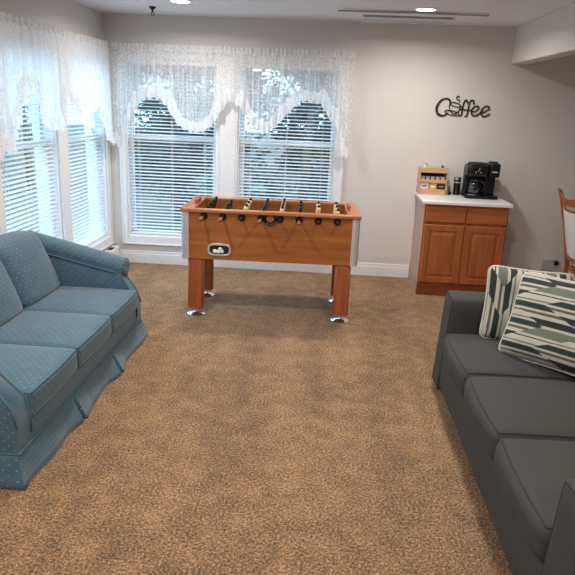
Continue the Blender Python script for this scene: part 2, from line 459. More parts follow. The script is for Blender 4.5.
# ------------------------------------------------------------------ venetian blinds
def blind(a, b, wall, label, tilt, group):
    def tf(s, d, z): return (s, d, z) if wall == 'back' else (-d, s, z)
    org = tf((a+b)/2, .035, Z0)
    t = thing('venetian_blind', label, 'blind', org, group=group)
    def bx(mb, s0, s1, d0, d1, z0, z1):
        p, q = tf(s0, d0, z0), tf(s1, d1, z1)
        return mb.box(min(p[0], q[0]), max(p[0], q[0]), min(p[1], q[1]), max(p[1], q[1]), z0, z1)
    a += .018; b -= .018; dc = .035
    bx(MB(), a, b, dc-.025, dc+.025, Z1-.055, Z1-.014).build('headrail', 'vinyl', t, True, bevel=.003)
    bx(MB(), a, b, dc-.021, dc+.021, Z0+.016, Z0+.034).build('bottom_rail', 'vinyl', t, True, bevel=.003)
    mb = MB(); z = Z0+.06; W = .034; pit = .0345
    while z < Z1-.07:
        tl = tilt+random.uniform(-.03, .03)
        for k in range(4):           # gently crowned slat in four strips
            pts = []
            for q in (k, k+1):
                u = (q/4-.5)*W; cr = .003*(1-(2*q/4-1)**2)
                pts.append((dc+u*cos(tl)-cr*sin(tl), z+u*sin(tl)+cr*cos(tl)))
            (d0, z0), (d1, z1) = pts
            vs = [tf(a, d0, z0), tf(b, d0, z0), tf(b, d1, z1), tf(a, d1, z1)]
            mb.add(vs, [(0,1,2,3)])
        z += pit
    mb.build('slats', 'slat', t, True)
    for k in (.12, .5, .88):
        s = a+(b-a)*k; mb = MB()
        mb.tube([tf(s, dc-.022, Z0+.03), tf(s, dc-.022, Z1-.05)], .0016, 5)
        mb.tube([tf(s, dc+.022, Z0+.03), tf(s, dc+.022, Z1-.05)], .0016, 5)
        mb.build('ladder_cord', 'white', t, True)
    s = a+.05; mb = MB(); mb.tube([tf(s, dc-.032, .95), tf(s, dc-.032, Z1-.06)], .004, 6); mb.build('tilt_wand', 'white', t, True)
    return t
G = 'venetian blinds in the windows'
blind(*WB[0], 'back', 'white slatted blind in the left one of the back wall windows', .30, G)
blind(*WB[1], 'back', 'white slatted blind in the back wall window behind the foosball table', .30, G)
blind(*WL[0], 'left', 'bright white slatted blind in the side window next to the room corner', .34, G)
blind(*WL[1], 'left', 'bright white slatted blind in the side window above the blue sofa', .34, G)

# ------------------------------------------------------------------ lace valances
def valance(wall, s0, s1, tab, label, folds):
    def tf(s, d, z): return (s, -d, z) if wall == 'back' else (d, s, z)
    zr = 2.178; th = thing('lace_valance', label, 'curtain', tf((s0+s1)/2, .07, zr), group='lace valances over the windows')
    L = s1-s0; n = int(L/.008)
    rnd = random.Random(11 if wall == 'back' else 5)
    ph = [rnd.uniform(0, 6) for _ in range(6)]
    def fold(s): return .011*sin(s*folds+ph[0]+1.2*sin(s*9+ph[1]))+.007*sin(s*folds*2.1+ph[2])+.004*sin(s*folds*3.7+ph[3])
    def bot(s): return interp(tab, s)+.010*sin(s*95+ph[4])+.006*sin(s*210)
    def pan(u, v):
        s = s0+L*u; zb = bot(s)+.06; z = zr+(zb-zr)*v
        return tf(s, .075+fold(s)*(.45+.8*v)+.012*v, z)
    MB().grid(pan, n, 14).build('lace_panel', 'lace' if wall == 'back' else 'lace_left', th, True, smooth=True)
    def sl(s): return (bot(s+.03)-bot(s-.03))/.06
    def ruf(u, v):
        s = s0+L*u; k = sl(s); m = sqrt(1+min(k*k, 9)); h = .105*min(m, 1.8)
        z = bot(s)+.02+h*(1-v)-.02
        return tf(s, .097+fold(s)*.9+(.012+.016*sin(s*120+ph[5]))*v+.004*sin(s*60), min(z, zr-.05))
    MB().grid(ruf, n, 5).build('ruffle', 'lace_dense', th, True, smooth=True)
    def hd(u, v):
        s = s0+L*u
        return tf(s, .072+.010*sin(s*150)+(.006*sin(s*70)), zr-.012+.062*v+.004*sin(s*110)*v)
    MB().grid(hd, n, 3).build('gathered_header', 'lace_dense', th, True, smooth=True)
    MB().tube([tf(s0, .055, zr), tf(s1, .055, zr)], .012, 10).build('curtain_rod', 'white', th, True, smooth=True)
    return th
TB = [(.10,1.27),(.15,1.235),(.181,1.241),(.234,1.431),(.31,1.581),(.40,1.70),(.46,1.717),(.56,1.717),(.62,1.67),(.677,1.596),(.747,1.482),(.80,1.44),(.879,1.41),(.96,1.405),(1.022,1.426),(1.08,1.46),(1.133,1.537),(1.19,1.62),(1.27,1.734),(1.382,1.665),(1.476,1.513),(1.54,1.45),(1.619,1.422),(1.70,1.46),(1.785,1.555),(1.919,1.694),(1.985,1.753),(2.174,1.733),(2.249,1.612),(2.345,1.511),(2.39,1.34),(2.405,1.235),(2.47,1.225),(2.485,1.25)]
valance('back', .10, 2.485, TB, 'long white lace valance with scalloped ruffle across the two back wall windows', 62)
TL = [(-2.7,1.30),(-2.5,1.22),(-2.309,1.327),(-2.171,1.338),(-2.085,1.489),(-2.0,1.60),(-1.96,1.732),(-1.808,1.728),(-1.73,1.62),(-1.70,1.492),(-1.60,1.46),(-1.479,1.444),(-1.30,1.47),(-1.225,1.50),(-1.20,1.646),(-1.075,1.646),(-.965,1.512),(-.839,1.42),(-.72,1.45),(-.60,1.60),(-.52,1.63),(-.42,1.50),(-.33,1.36),(-.22,1.28),(-.124,1.26)]
valance('left', -2.72, -.10, TL, 'white lace valance over the bright side windows, reaching to the left edge', 46)

# ------------------------------------------------------------------ baseboard heater below the side windows
ht = thing('baseboard_heater', 'white metal baseboard heater under the side windows behind the blue sofa', 'heater', (.045, -2, 0))
MB().hexa([(.002,-4,.02),(.09,-4,.02),(.09,-.30,.02),(.002,-.30,.02),(.002,-4,.175),(.075,-4,.155),(.075,-.30,.155),(.002,-.30,.175)]).build('heater_cover', 'heater', ht, True, bevel=.004)
MB().hexa([(.012,-3.98,.172),(.070,-3.98,.157),(.070,-.62,.157),(.012,-.62,.172),(.012,-3.98,.178),(.070,-3.98,.163),(.070,-.62,.163),(.012,-.62,.178)]).build('vent_slot', 'blackmatte', ht, True)
MB().box(.002, .096, -.30, -.06, .0, .19).build('end_cap', 'heater', ht, True, bevel=.006)
MB().hexa([(.03,-.28,.189),(.085,-.28,.189),(.085,-.16,.189),(.03,-.16,.189),(.03,-.28,.193),(.085,-.28,.193),(.085,-.16,.193),(.03,-.16,.193)]).build('vent_slot', 'blackmatte', ht, True)

# ------------------------------------------------------------------ ceiling fixtures
def clight(x, y, label):
    t = thing('ceiling_light', label, 'ceiling light', (x, y, H), group='recessed ceiling lights')
    MB().lathe([(.078, -.001), (.078, -.009), (.096, -.007), (.102, 0)], n=36).build('trim_ring', 'white', t, smooth=True, angle=40)
    MB().lathe([(.0001, -.006), (.05, -.006), (.0775, -.006), (.0775, -.001)], n=36).build('diffuser', 'emit', t)
    ld = bpy.data.lights.new('downlight', 'AREA'); ld.shape = 'DISK'; ld.size = .15; ld.energy = LAMP_W; ld.color = LAMP_COL; ld.spread = radians(165)
    lo = bpy.data.objects.new('lamp_bulb', ld); C.objects.link(lo); lo.parent = t; lo.location = (0, 0, -.012)
    return t
lab = ['recessed round ceiling light nearest the lace corner', 'recessed round ceiling light beside the long ceiling vent']
for i, (x, y) in enumerate(LAMPS):
    l = lab[i] if i < 2 else 'recessed round ceiling light %s' % ['above the blue sofa', 'above the grey sofa', 'at the near end of the blue sofa', 'at the near end of the grey sofa', 'nearest the front wall on the left', 'nearest the front wall on the right'][i-2]
    clight(x, y, l)
v = thing('ceiling_vent', 'long narrow white ceiling vent frame with slots near the back wall', 'vent', (2.92, -.6, H))
MB().hexa([(2.285,-.71,H-.012),(3.53,-.81,H-.012),(3.56,-.655,H-.012),(2.30,-.40,H-.012),(2.285,-.71,H),(3.53,-.81,H),(3.56,-.655,H),(2.30,-.40,H)]).build('backing_plate', 'ceil', v, True, bevel=.002)
MB().box(2.285, 3.53, -.79, -.765, H-.02, H-.011).build('slot_rail', 'grey', v, True)
mb = MB(); mb.box(2.50, 3.30, -.56, -.53, H-.030, H-.011).box(2.50, 3.28, -.26, -.235, H-.030, H-.001).box(2.50, 2.525, -.53, -.26, H-.020, H-.001).box(3.26, 3.285, -.53, -.26, H-.020, H-.001)
mb.build('vent_frame', 'ceil', v, True)
mb = MB()
for k in range(5): mb.box(2.525, 3.26, -.52+k*.052, -.50+k*.052, H-.017, H-.012)
mb.build('louvers', 'ceil', v, True)
MB().box(2.51, 3.27, -.575, -.562, H-.026, H-.011).build('slot_rail', 'grey', v, True)
sp = thing('sprinkler_head', 'small black sprinkler head hanging from the ceiling by the corner', 'sprinkler', (.64, -.54, H))
MB().lathe([(.032, 0), (.032, -.006), (.018, -.02), (.009, -.026), (.007, -.045), (.0001, -.045)], n=20).build('escutcheon', 'blackmatte', sp, smooth=True, angle=40)
mb = MB(); mb.tube([(.012*cos(a), 0, -.058+.014*sin(a)) for a in [2*pi*k/14 for k in range(14)]], .0035, 6, closed=True); mb.build('deflector_ring', 'black', sp, smooth=True)

# ------------------------------------------------------------------ foosball table
L_, D_, hT = 1.434, .70, .90
ft = thing('foosball_table', 'wooden foosball table with chrome corners on four square legs', 'game table', (1.1284, -1.6322, 0), (0, 0, .0323))
bx0, bx1, by0, by1, zb = .035, L_-.035, .03, D_-.03, .487
mb = MB(); th_ = .03
mb.box(bx0, bx1, by0, by0+th_, zb, .872).box(bx0, bx1, by1-th_, by1, zb, .872)
mb.box(bx0, bx0+th_, by0+th_, by1-th_, zb, .872).box(bx1-th_, bx1, by0+th_, by1-th_, zb, .872).box(bx0+th_, bx1-th_, by0+th_, by1-th_, zb, zb+.03)
mb.build('cabinet_body', 'cherry', ft, bevel=.002)
ex = .105
mb = MB(); mb.box(0, L_, 0, .065, .872, .90).box(0, L_, D_-.065, D_, .872, .90)
mb.box(0, ex, .065, D_-.065, .872, .90).box(L_-ex, L_, .065, D_-.065, .872, .90)
mb.build('top_rim', 'rim', ft, bevel=.007)
for xx in (ex-.015, L_-ex): box('inner_end_wall', 'cherry', xx, xx+.015, by0+th_, by1-th_, zb+.03, .872, ft, False)
box('playing_field', 'green', ex, L_-ex, by0+th_, by1-th_, .74, .752, ft, False)
for sx in (0, 1):
    for sy in (0, 1):
        x = bx0 if sx == 0 else bx1; y = by0 if sy == 0 else by1; ox = -1 if sx == 0 else 1; oy = -1 if sy == 0 else 1
        mb = MB()                                 # chrome corner guard: quarter-round wrapping the corner
        pr = [(-.030, .008), (.0, .010), (.012, .006), (.014, -.006), (.012, -.06)]
        for (a0, b0), (a1, b1) in zip(pr, pr[1:]):
            pass
        def cg(u, v_, x=x, y=y, ox=ox, oy=oy):
            P_ = [(-.030, .0005), (-.030, .008), (-.004, .012), (.020, .010), (.030, -.004), (.028, -.085), (.0005, -.085)]
            k = min(int(u*6+1e-6), 5); f = u*6-k; a = P_[k]; b = P_[k+1]
            return (x+ox*(a[0]+(b[0]-a[0])*f), y+oy*(a[1]+(b[1]-a[1])*f), zb+(.872-zb)*v_)
        mb.grid(cg, 6, 1); mb.build('corner_guard', 'alu', ft)
lc = [(.115, .055), (L_-.115, .055), (.115, D_-.055), (L_-.115, D_-.055)]
lc = [(x, y+(.03 if y < .3 else -.03)) for x, y in lc]
for x, y in lc:
    lg = MB().box(x-.062, x+.062, y-.05, y+.05, .055, zb-.001).build('leg', 'cherryv', ft, bevel=.012, seg=1)
    MB().lathe([(.075, 0), (.075, .006), (.05, .014), (.02, .02), (.014, .03), (.014, .056), (.0001, .056)], (x, y, 0), 32).build('leveler_foot', 'chrome', lg, smooth=True, angle=35)
for x in (.115, L_-.115):
    MB().tube([(x, .13, .375), (x, D_-.13, .375)], .016, 12).build('leg_brace', 'chrome', ft, smooth=True, angle=40)
# ball return and serving cup on the front face
def ovalring(cx, cz, a, b, w_, y0, y1, n=40):
    mb = MB()
    def sup(t, a, b):
        c_, s_ = cos(t), sin(t); e = .55
        return (math.copysign(abs(c_)**e, c_)*a, math.copysign(abs(s_)**e, s_)*b)
    def fn(u, v_):
        k = int(v_*4+.5) % 4
        A, Y = [(1, y1), (1, y0), (0, y0), (0, y1)][k]
        x, z = sup(2*pi*u, a-(0 if A else w_), b-(0 if A else w_)); return (cx+x, Y, cz+z)
    mb.grid(fn, n, 4, cu=True, cv=True)
    inner = MB(); inner.add([(cx+sup(2*pi*k/n, a-w_*.8, b-w_*.8)[0], y1-.001, cz+sup(2*pi*k/n, a-w_*.8, b-w_*.8)[1]) for k in range(n)]+
                            [(cx+sup(2*pi*k/n, a-w_*.8, b-w_*.8)[0], y1+.0005, cz+sup(2*pi*k/n, a-w_*.8, b-w_*.8)[1]) for k in range(n)],
                            [tuple(range(n)), tuple(range(n, 2*n))]+[(k, (k+1) % n, n+(k+1) % n, n+k) for k in range(n)])
    return mb, inner
r_, i_ = ovalring(.312, .573, .094, .052, .016, by0-.012, by0-.0005)
br = r_.build('ball_return', 'alu', ft, bevel=.002); i_.build('return_recess', 'blackmatte', br)
for k, (dx, dz) in enumerate(((-.035, -.012), (-.008, -.016), (.022, -.012), (.008, .006))):
    MB().lathe([(.017*sin(pi*q/10)+1e-5, -.017*cos(pi*q/10)) for q in range(11)], (.312+dx, by0-.012, .573+dz), 14).build('ball', 'white', ft, smooth=True)
cu = MB().lathe([(.026, .0), (.046, 0), (.049, -.012), (.046, -.016), (.036, -.012), (.030, -.004), (.0001, -.004)], (.715, by0, .838), 32, 'y').build('serving_cup', 'black', ft, smooth=True, angle=40)
MB().lathe([(.0001, -.0065), (.031, -.0065), (.031, -.003)], (.715, by0, .846), 28, 'y').build('cup_liner', 'cherry', cu)
# rods: own rods 1,2,4,6 (black men), opposing rods 3,5,7,8 (tan men)
men = [3, 2, 3, 5, 5, 3, 2, 3]; own = [1, 1, 0, 1, 0, 1, 0, 0]; tilt = [.35, .30, .28, .25, .15, .08, .05, .05]
def man(mat_, x, y, z, an, parent):
    mb = MB()
    rbox(mb, (0, 0, .016), (.034, .034, .108), .009, 6)
    rbox(mb, (0, 0, -.066), (.018, .022, .050), .006, 6)
    rbox(mb, (.006, 0, -.088), (.034, .024, .018), .006, 6)
    rbox(mb, (0, 0, .050), (.032, .046, .026), .009, 6)
    mb.xf(Matrix.Translation((x, y, z)) @ Matrix.Rotation(an, 4, 'Y'))
    o = mb.build('player', mat_, parent, smooth=True)
    m2 = MB(); m2.lathe([(.0125*sin(pi*q/8)+1e-5, -.014*cos(pi*q/8)) for q in range(9)], (0, 0, .078), 14)
    m2.xf(Matrix.Translation((x, y, z)) @ Matrix.Rotation(an, 4, 'Y'))
    m2.build('head', 'black', o, smooth=True)
for i in range(8):
    x = .187+i*.1515; zr = .842
    rd = MB().tube([(x, -.05 if own[i] else -.035, zr), (x, D_+.06, zr)], .0085, 12).build('rod', 'chrome', ft, smooth=True, angle=40)
    for yy in (by0, by1):
        sg = -1 if yy == by0 else 1
        MB().lathe([(.029, 0), (.028, sg*.010), (.019, sg*.024), (.0088, sg*.025)] if sg > 0 else [(.0088, -.025), (.019, -.024), (.028, -.010), (.029, 0)], (x, yy, zr), 20, 'y').build('bushing', 'black', rd, smooth=True, angle=40)
    hy = -.05 if own[i] else D_+.06; sg = -1 if own[i] else 1
    pr = [(.010, 0), (.0135, .012), (.0155, .05), (.0145, .09), (.011, .105), (.0001, .107)]
    pr = [(r, sg*h) for r, h in pr]
    MB().lathe(pr, (x, hy, zr), 16, 'y').build('handle', 'grip', rd, smooth=True)
    if not own[i]: MB().lathe([(.0001, -.02), (.012, -.018), (.013, 0)], (x, -.035, zr), 14, 'y').build('rod_cap', 'black', rd, smooth=True)
    n = men[i]; sp_ = {2: .20, 3: .17, 5: .108}[n]; c0 = .33+[.03, -.04, .02, .0, .02, -.03, .04, -.02][i]
    for k in range(n):
        y = c0+(k-(n-1)/2)*sp_
        an = tilt[i]*(1)
        man('black' if own[i] else 'tan', x, y, zr, an, rd)
for x, sg in ((.085, 1), (L_-.085, -1)):
    mb = MB(); mb.box(x-.010, x+.010, .24, .46, .90, .914)
    sc_ = mb.build('score_counter', 'cherryv', ft, bevel=.004)
    for k in range(6): rbox(mb2 := MB(), (x, .27+k*.03, .922), (.030, .022, .026), .006, 4); mb2.build('score_bead', 'cherryv', sc_, smooth=True)

# ------------------------------------------------------------------ coffee cabinet
cx0, cx1, cf = 3.20, 3.975, -.60
cb = thing('base_cabinet', 'reddish wooden base cabinet with two drawers and two raised panel doors', 'cabinet', (3.588, -.3, 0))
mb = MB(); mb.box(cx0+.004, cx1, cf+.02, -.002, .10, .882); mb.build('cabinet_box', 'cab', cb, True)
box('side_panel', 'cabside', cx0, cx0+.0039, cf+.022, -.002, .0, .882, cb)
mb = MB(); mb.box(cx0, cx1, cf, cf+.0199, .845, .882).box(cx0, cx0+.03, cf, cf+.0199, .12, .845).box(cx1-.03, cx1, cf, cf+.0199, .12, .845).box(cx0+.03, cx1-.03, cf, cf+.0199, .10, .13)
mb.box(cx0+.03, cx1-.03, cf, cf+.0199, .685, .715).box(3.57, 3.605, cf, cf+.0199, .13, .685).box(3.57, 3.605, cf, cf+.0199, .715, .845)
mb.build('face_frame', 'cab', cb, True, bevel=.002)
mb = MB(); mb.box(cx0-.004, cx0+.30, cf-.012, cf+.01, 0, .10).box(cx0+.30, cx1-.30, cf-.012, cf+.01, .035, .10).box(cx1-.30, cx1+.003, cf-.012, cf+.01, 0, .10).box(cx0-.006, cx1+.004, cf-.016, cf-.0001, .10, .118)
mb.build('plinth', 'cabbase', cb, True, bevel=.003)
def dpanel(name, x0, x1, z0, z1, mat_, frame, panel):
    y = cf-.001
    mb = MB()
    def ring(i0, y0, i1, y1):
        a = [(x0+i0, y0, z0+i0), (x1-i0, y0, z0+i0), (x1-i0, y0, z1-i0), (x0+i0, y0, z1-i0)]
        b = [(x0+i1, y1, z0+i1), (x1-i1, y1, z0+i1), (x1-i1, y1, z1-i1), (x0+i1, y1, z1-i1)]
        mb.add(a+b, [(k, (k+1) % 4, 4+(k+1) % 4, 4+k) for k in range(4)])
    steps = [(0, y), (0, y-.014), (.006, y-.02)]
    if panel: steps += [(frame, y-.02), (frame+.006, y-.009), (frame+.012, y-.009), (frame+.038, y-.019)]
    for (i0, y0), (i1, y1) in zip(steps, steps[1:]): ring(i0, y0, i1, y1)
    i, yy = steps[-1]
    mb.add([(x0+i, yy, z0+i), (x1-i, yy, z0+i), (x1-i, yy, z1-i), (x0+i, yy, z1-i)], [(0,1,2,3)])
    mb.add([(x0, y, z0), (x1, y, z0), (x1, y, z1), (x0, y, z1)], [(0,1,2,3)])
    o = mb.build(name, mat_, cb, True); weld(o); return o
xm = 3.5875
for a, b in ((cx0+.012, xm-.006), (xm+.006, cx1-.012)):
    dpanel('drawer', a, b, .715, .858, 'cabh', .02, False)
    dpanel('door', a, b, .128, .692, 'cab', .055, True)
mb = MB()
mb.box(cx0-.02, cx1+.022, cf-.035, -.001, .8825, .915)
setp(mb.build('countertop', 'counter', None, bevel=.006), 'white laminate countertop on the wooden coffee cabinet', 'countertop')

# organizer rack
rk = thing('pod_organizer', 'light bamboo two-tier coffee pod organizer on the countertop', 'organizer', (3.325, -.10, .9155))
for x in (-.137, .125): MB().box(x, x+.012, -.07, .085, 0, .262).build('side_panel', 'bamboo', rk, bevel=.002)
for nm, z0, z1, y0, y1 in (('shelf', .006, .014, -.068, .08), ('shelf', .125, .133, -.068, .08), ('top_panel', .246, .256, -.068, .08)):
    MB().box(-.125, .125, y0, y1, z0, z1).build(nm, 'bamboo', rk)
MB().box(-.125, .125, -.079, -.0705, 0, .052).build('front_rail', 'bamboo', rk, bevel=.002)
MB().box(-.125, .125, -.079, -.0705, .112, .146).build('front_rail', 'bamboo', rk, bevel=.002)
MB().box(-.137, .137, -.083, -.0705, .212, .262).build('front_rail', 'bamboo', rk, bevel=.002)
MB().box(-.125, .125, .0801, .085, .014, .246).build('back_panel', 'darkbrown', rk)
def pod():
    t = thing('coffee_pod', 'white coffee pod', 'coffee pod', group='coffee pods in the organizer')
    MB().lathe([(.017, 0), (.022, .036), (.0001, .036)], n=16).build('cup', 'white', t, smooth=True, angle=40)
    MB().lathe([(.0001, .0405), (.0245, .0405), (.0245, .0365), (.0001, .0365)], n=16).build('lid', 'grey', t)
    return t
p0 = pod()
words = ['first from the left', 'second from the left', 'third from the left', 'middle', 'fifth from the left', 'second from the right', 'rightmost']
first = True
for k in range(5):
    c = p0 if first else copy_tree(p0); first = False
    c.location = (3.325-.098+k*.049, -.125, .9155+.1335+.0)
    c.rotation_euler = (random.uniform(-.1, .1), 0, random.uniform(0, 3))
    c.rotation_euler = (0, 0, random.uniform(0, 3))
    c['label'] = 'coffee pod on the middle tier of the bamboo organizer, %s' % ['leftmost', 'second from the left', 'in the middle', 'second from the right', 'rightmost'][k]
c = copy_tree(p0); c.location = (3.325-.085, -.13, .9155+.2565); c['label'] = 'coffee pod on top of the bamboo organizer at its left end'; c.rotation_euler = (0, 0, 1)
bl = thing('bottle_cap', 'small blue cap on top of the bamboo organizer at its right', 'cap', (3.325+.082, -.13, .9155+.2565))
MB().lathe([(.014, 0), (.014, .022), (.012, .026), (.0001, .026)], n=18).build('cap_shell', 'blue', bl, smooth=True, angle=40)
def tbox(x0, x1, mat_, lab_, dec):
    t = thing('tea_packet', lab_, 'packet', ((x0+x1)/2, -.15, .9155+.0145), group='packets on the bottom tier of the organizer')
    h = (x1-x0)/2
    MB().box(-h, h, -.012, .012, 0, .094).build('packet_body', mat_, t, bevel=.003)
    if dec == 'p': MB().box(-h*.6, h*.6, -.0135, -.0125, .055, .072).build('printed_band', 'purple', t)
    if dec == 'o': MB().box(-h*.5, h*.4, -.0135, -.0125, .05, .075).build('printed_band', 'white', t)
    if dec == 'b': MB().box(-h*.6, h*.6, -.0135, -.0125, .06, .066).build('printed_band', 'orange', t)
tbox(3.205, 3.285, 'pink', 'pale pink and white packet in the bottom tier of the bamboo organizer', 'p')
tbox(3.292, 3.366, 'orange', 'orange packet in the bottom tier of the bamboo organizer', 'o')
tbox(3.373, 3.445, 'darkbrown', 'dark brown packet in the bottom tier of the bamboo organizer', 'b')
# grinder + small scoop
gr = thing('coffee_grinder', 'slim black coffee grinder with silver band standing between organizer and coffee maker', 'grinder', (3.575, -.10, .9155))
MB().lathe([(.034, 0), (.036, .006), (.033, .012), (.033, .118), (.0001, .118)], n=28).build('motor_body', 'black', gr, smooth=True, angle=40)
MB().lathe([(.034, .119), (.034, .172), (.0001, .172)], n=28).build('lid', 'potglass', gr, smooth=True, angle=40)
MB().box(-.030, -.004, -.036, -.030, .150, .172).build('silver_badge', 'alu', gr)
MB().lathe([(.0345, .1185), (.0355, .122), (.0345, .1255)], n=28).build('silver_band', 'alu', gr, smooth=True)
sc = thing('pod_scoop', 'tiny black measuring scoop leaning beside the bamboo organizer', 'scoop', (3.502, -.14, .9155))
MB().lathe([(.014, 0), (.019, .028), (.017, .028), (.013, .003), (.0001, .003)], n=18).build('bowl', 'black', sc, smooth=True, angle=40)
MB().tube([(0, 0, .02), (-.008, .016, .06), (-.004, .02, .085)], .005, 8).build('handle', 'black', sc, smooth=True)
# coffee maker
cm = thing('coffee_maker', 'black dual coffee maker with glass carafe and single-serve tower on countertop', 'coffee maker', (3.768, -.22, .9155))
cm.scale = (.90, .95, .97)
mb = MB(); rbox(mb, (0, 0, .017), (.345, .29, .034), .015, 8); mb.build('base', 'black', cm, smooth=True)
mb = MB(); rbox(mb, (-.005, .085, .17), (.31, .11, .29), .015, 8); mb.build('rear_housing', 'black', cm, smooth=True)
mb = MB(); rbox(mb, (.09, -.005, .13), (.11, .10, .21), .012, 8); mb.build('side_column', 'black', cm, smooth=True)
def hw(p, t):
    if p.z < 0: p.x *= 1-.06*(-p.z/.06); p.y = p.y if p.y > 0 else p.y*(1-.12*(-p.z/.06))
    return p
mb = MB(); rbox(mb, (-.058, -.02, .272), (.225, .23, .125), .035, 10, hw); hd = mb.build('brew_head', 'black', cm, smooth=True)
MB().lathe([(.10, 0), (.098, .008), (.085, .013), (.0001, .014)], (-.055, -.01, .334), 32).build('reservoir_lid', 'blackmatte', hd, smooth=True)
for dx, dz in ((-.03, -.012), (-.005, .002), (.004, .022), (.022, -.012)):
    MB().lathe([(.0001, -.006), (.006, -.005), (.007, 0)], (-.058+dx, -.1335, .272+dz), 12, 'y').build('button', 'grey', hd, smooth=True)
mb = MB(); rbox(mb, (.108, -.03, .283), (.105, .225, .135), .018, 8); tw = mb.build('pod_tower', 'black', cm, smooth=True)
MB().lathe([(.05, 0), (.05, .008), (.044, .013), (.0001, .013)], (.108, -.03, .349), 28).build('tower_lid', 'blackmatte', tw, smooth=True)
MB().box(.075, .135, -.1445, -.1425, .262, .276).build('name_badge', 'alu', tw)
ca = MB().lathe([(.0001, .038), (.062, .038), (.074, .06), (.078, .10), (.068, .14), (.052, .165), (.048, .165), (.064, .138), (.074, .10), (.070, .062), (.058, .042), (.0001, .042)], (-.07, -.055, 0), 32).build('carafe', 'potglass', cm, smooth=True)
MB().lathe([(.0001, .188), (.03, .187), (.05, .18), (.054, .165), (.0001, .165)], (-.07, -.055, 0), 28).build('carafe_lid', 'blackmatte', ca, smooth=True)
hb = MB().tube(spline([(-.015, -.09, .165), (.012, -.115, .16), (.02, -.118, .11), (.005, -.108, .075), (-.005, -.10, .07)], 5), .008, 10); hb.build('carafe_handle', 'black', ca, smooth=True)
MB().lathe([(.065, .034), (.065, .0375), (.0001, .0375)], (-.07, -.055, 0), 28).build('warming_plate', 'alu', cm)
for dx in (-.075, ): MB().tube([(-.17, -.13, .32), (-.185, -.14, .335)], .006, 8).build('lid_tab', 'black', cm, smooth=True)

# Coffee wall sign (strokes cut from black metal)
sg = thing('coffee_sign', 'black metal script sign reading Coffee with a cup, on the wall above the cabinet', 'sign', (3.566, -.004, 1.757))
def stroke(mb, pts, ws, depth=.010):
    k = .00119
    P_ = spline([((x-272)*k, 0, (137-y)*k+.045*(x-272)*k) for x, y in pts], 6); n = len(P_)
    vs = []
    for i, p in enumerate(P_):
        t = (P_[min(i+1, n-1)]-P_[max(i-1, 0)]).normalized(); nr = Vector((-t.z, 0, t.x))
        f = i/(n-1)*(len(ws)-1); j = min(int(f), len(ws)-2); w_ = (ws[j]+(ws[j+1]-ws[j])*(f-j))*k/2
        for y in (-depth, 0):
            vs += [p+nr*w_+Vector((0, y, 0)), p-nr*w_+Vector((0, y, 0))]
    fs = []
    for i in range(n-1):
        a = 4*i; b = a+4
        fs += [(a, a+1, b+1, b), (a+2, b+2, b+3, a+3), (a, b, b+2, a+2), (a+1, a+3, b+3, b+1)]
    fs += [(0, 2, 3, 1), (4*n-4, 4*n-3, 4*n-1, 4*n-2)]
    mb.add(vs, fs)
def ell(cx, cy, rx, ry, an, t0=0, t1=360, n=16):
    out = []
    for k in range(n+1):
        t = radians(t0+(t1-t0)*k/n); x, y = rx*cos(t), ry*sin(t); a = radians(an)
        out.append((cx+x*cos(a)-y*sin(a), cy+x*sin(a)+y*cos(a)))
    return out
letters = [
 ('letter_c', [([(163,104),(156,80),(128,66),(92,76),(64,112),(56,150),(68,184),(98,200),(128,196),(152,176)], [16,14,10,16,20,20,16,10,7])]),
 ('letter_f', [([(302,104),(296,84),(280,84),(270,110),(266,150),(262,196),(244,202)], [12,12,10,10,10,9]), ([(246,152),(288,156)], [8,8])]),
 ('letter_f', [([(352,112),(348,86),(330,82),(318,104),(312,150),(306,202),(290,206)], [12,12,10,10,10,9]), ([(288,156),(334,160)], [8,8])]),
 ('letter_e', [([(338,176),(372,166),(398,144),(388,128),(362,130),(344,152),(342,182),(358,202),(384,200),(412,180)], [8,8,10,10,10,11,11,8])]),
 ('letter_e', [([(412,184),(446,172),(480,150),(472,130),(442,134),(422,158),(420,188),(438,208),(464,206),(490,188)], [8,8,10,10,10,11,11,8])]),
]
for nm, ss in letters:
    mb = MB()
    for pts, ws_ in ss: stroke(mb, pts, ws_)
    mb.build(nm, 'blackmatte', sg)
mb = MB()
stroke(mb, ell(204,114,44,15,16), [5,5,5]); stroke(mb, [(160,106),(158,134),(172,166),(196,186),(220,182),(240,156),(248,128)], [6,6,6])
stroke(mb, ell(252,142,14,13,0,-150,120), [6,6]); stroke(mb, ell(184,180,62,17,14), [6,5,6,6])
stroke(mb, [(234,96),(236,82),(214,72),(210,58),(222,48),(234,54)], [4,6,7,6,4])
mb.build('cup_outline', 'blackmatte', sg)

# ------------------------------------------------------------------ wall outlet right
ou = thing('wall_outlet', 'grey outlet plate low on the right wall stretch beside the dining chair', 'outlet', (4.63, -.001, .22))
mb = MB(); mb.box(-.075, .075, -.010, 0, -.06, .06).build('plate', 'outlet', ou, bevel=.003)
MB().box(.045, .085, -.045, -.011, .012, .052).build('black_plug', 'black', ou, bevel=.004)

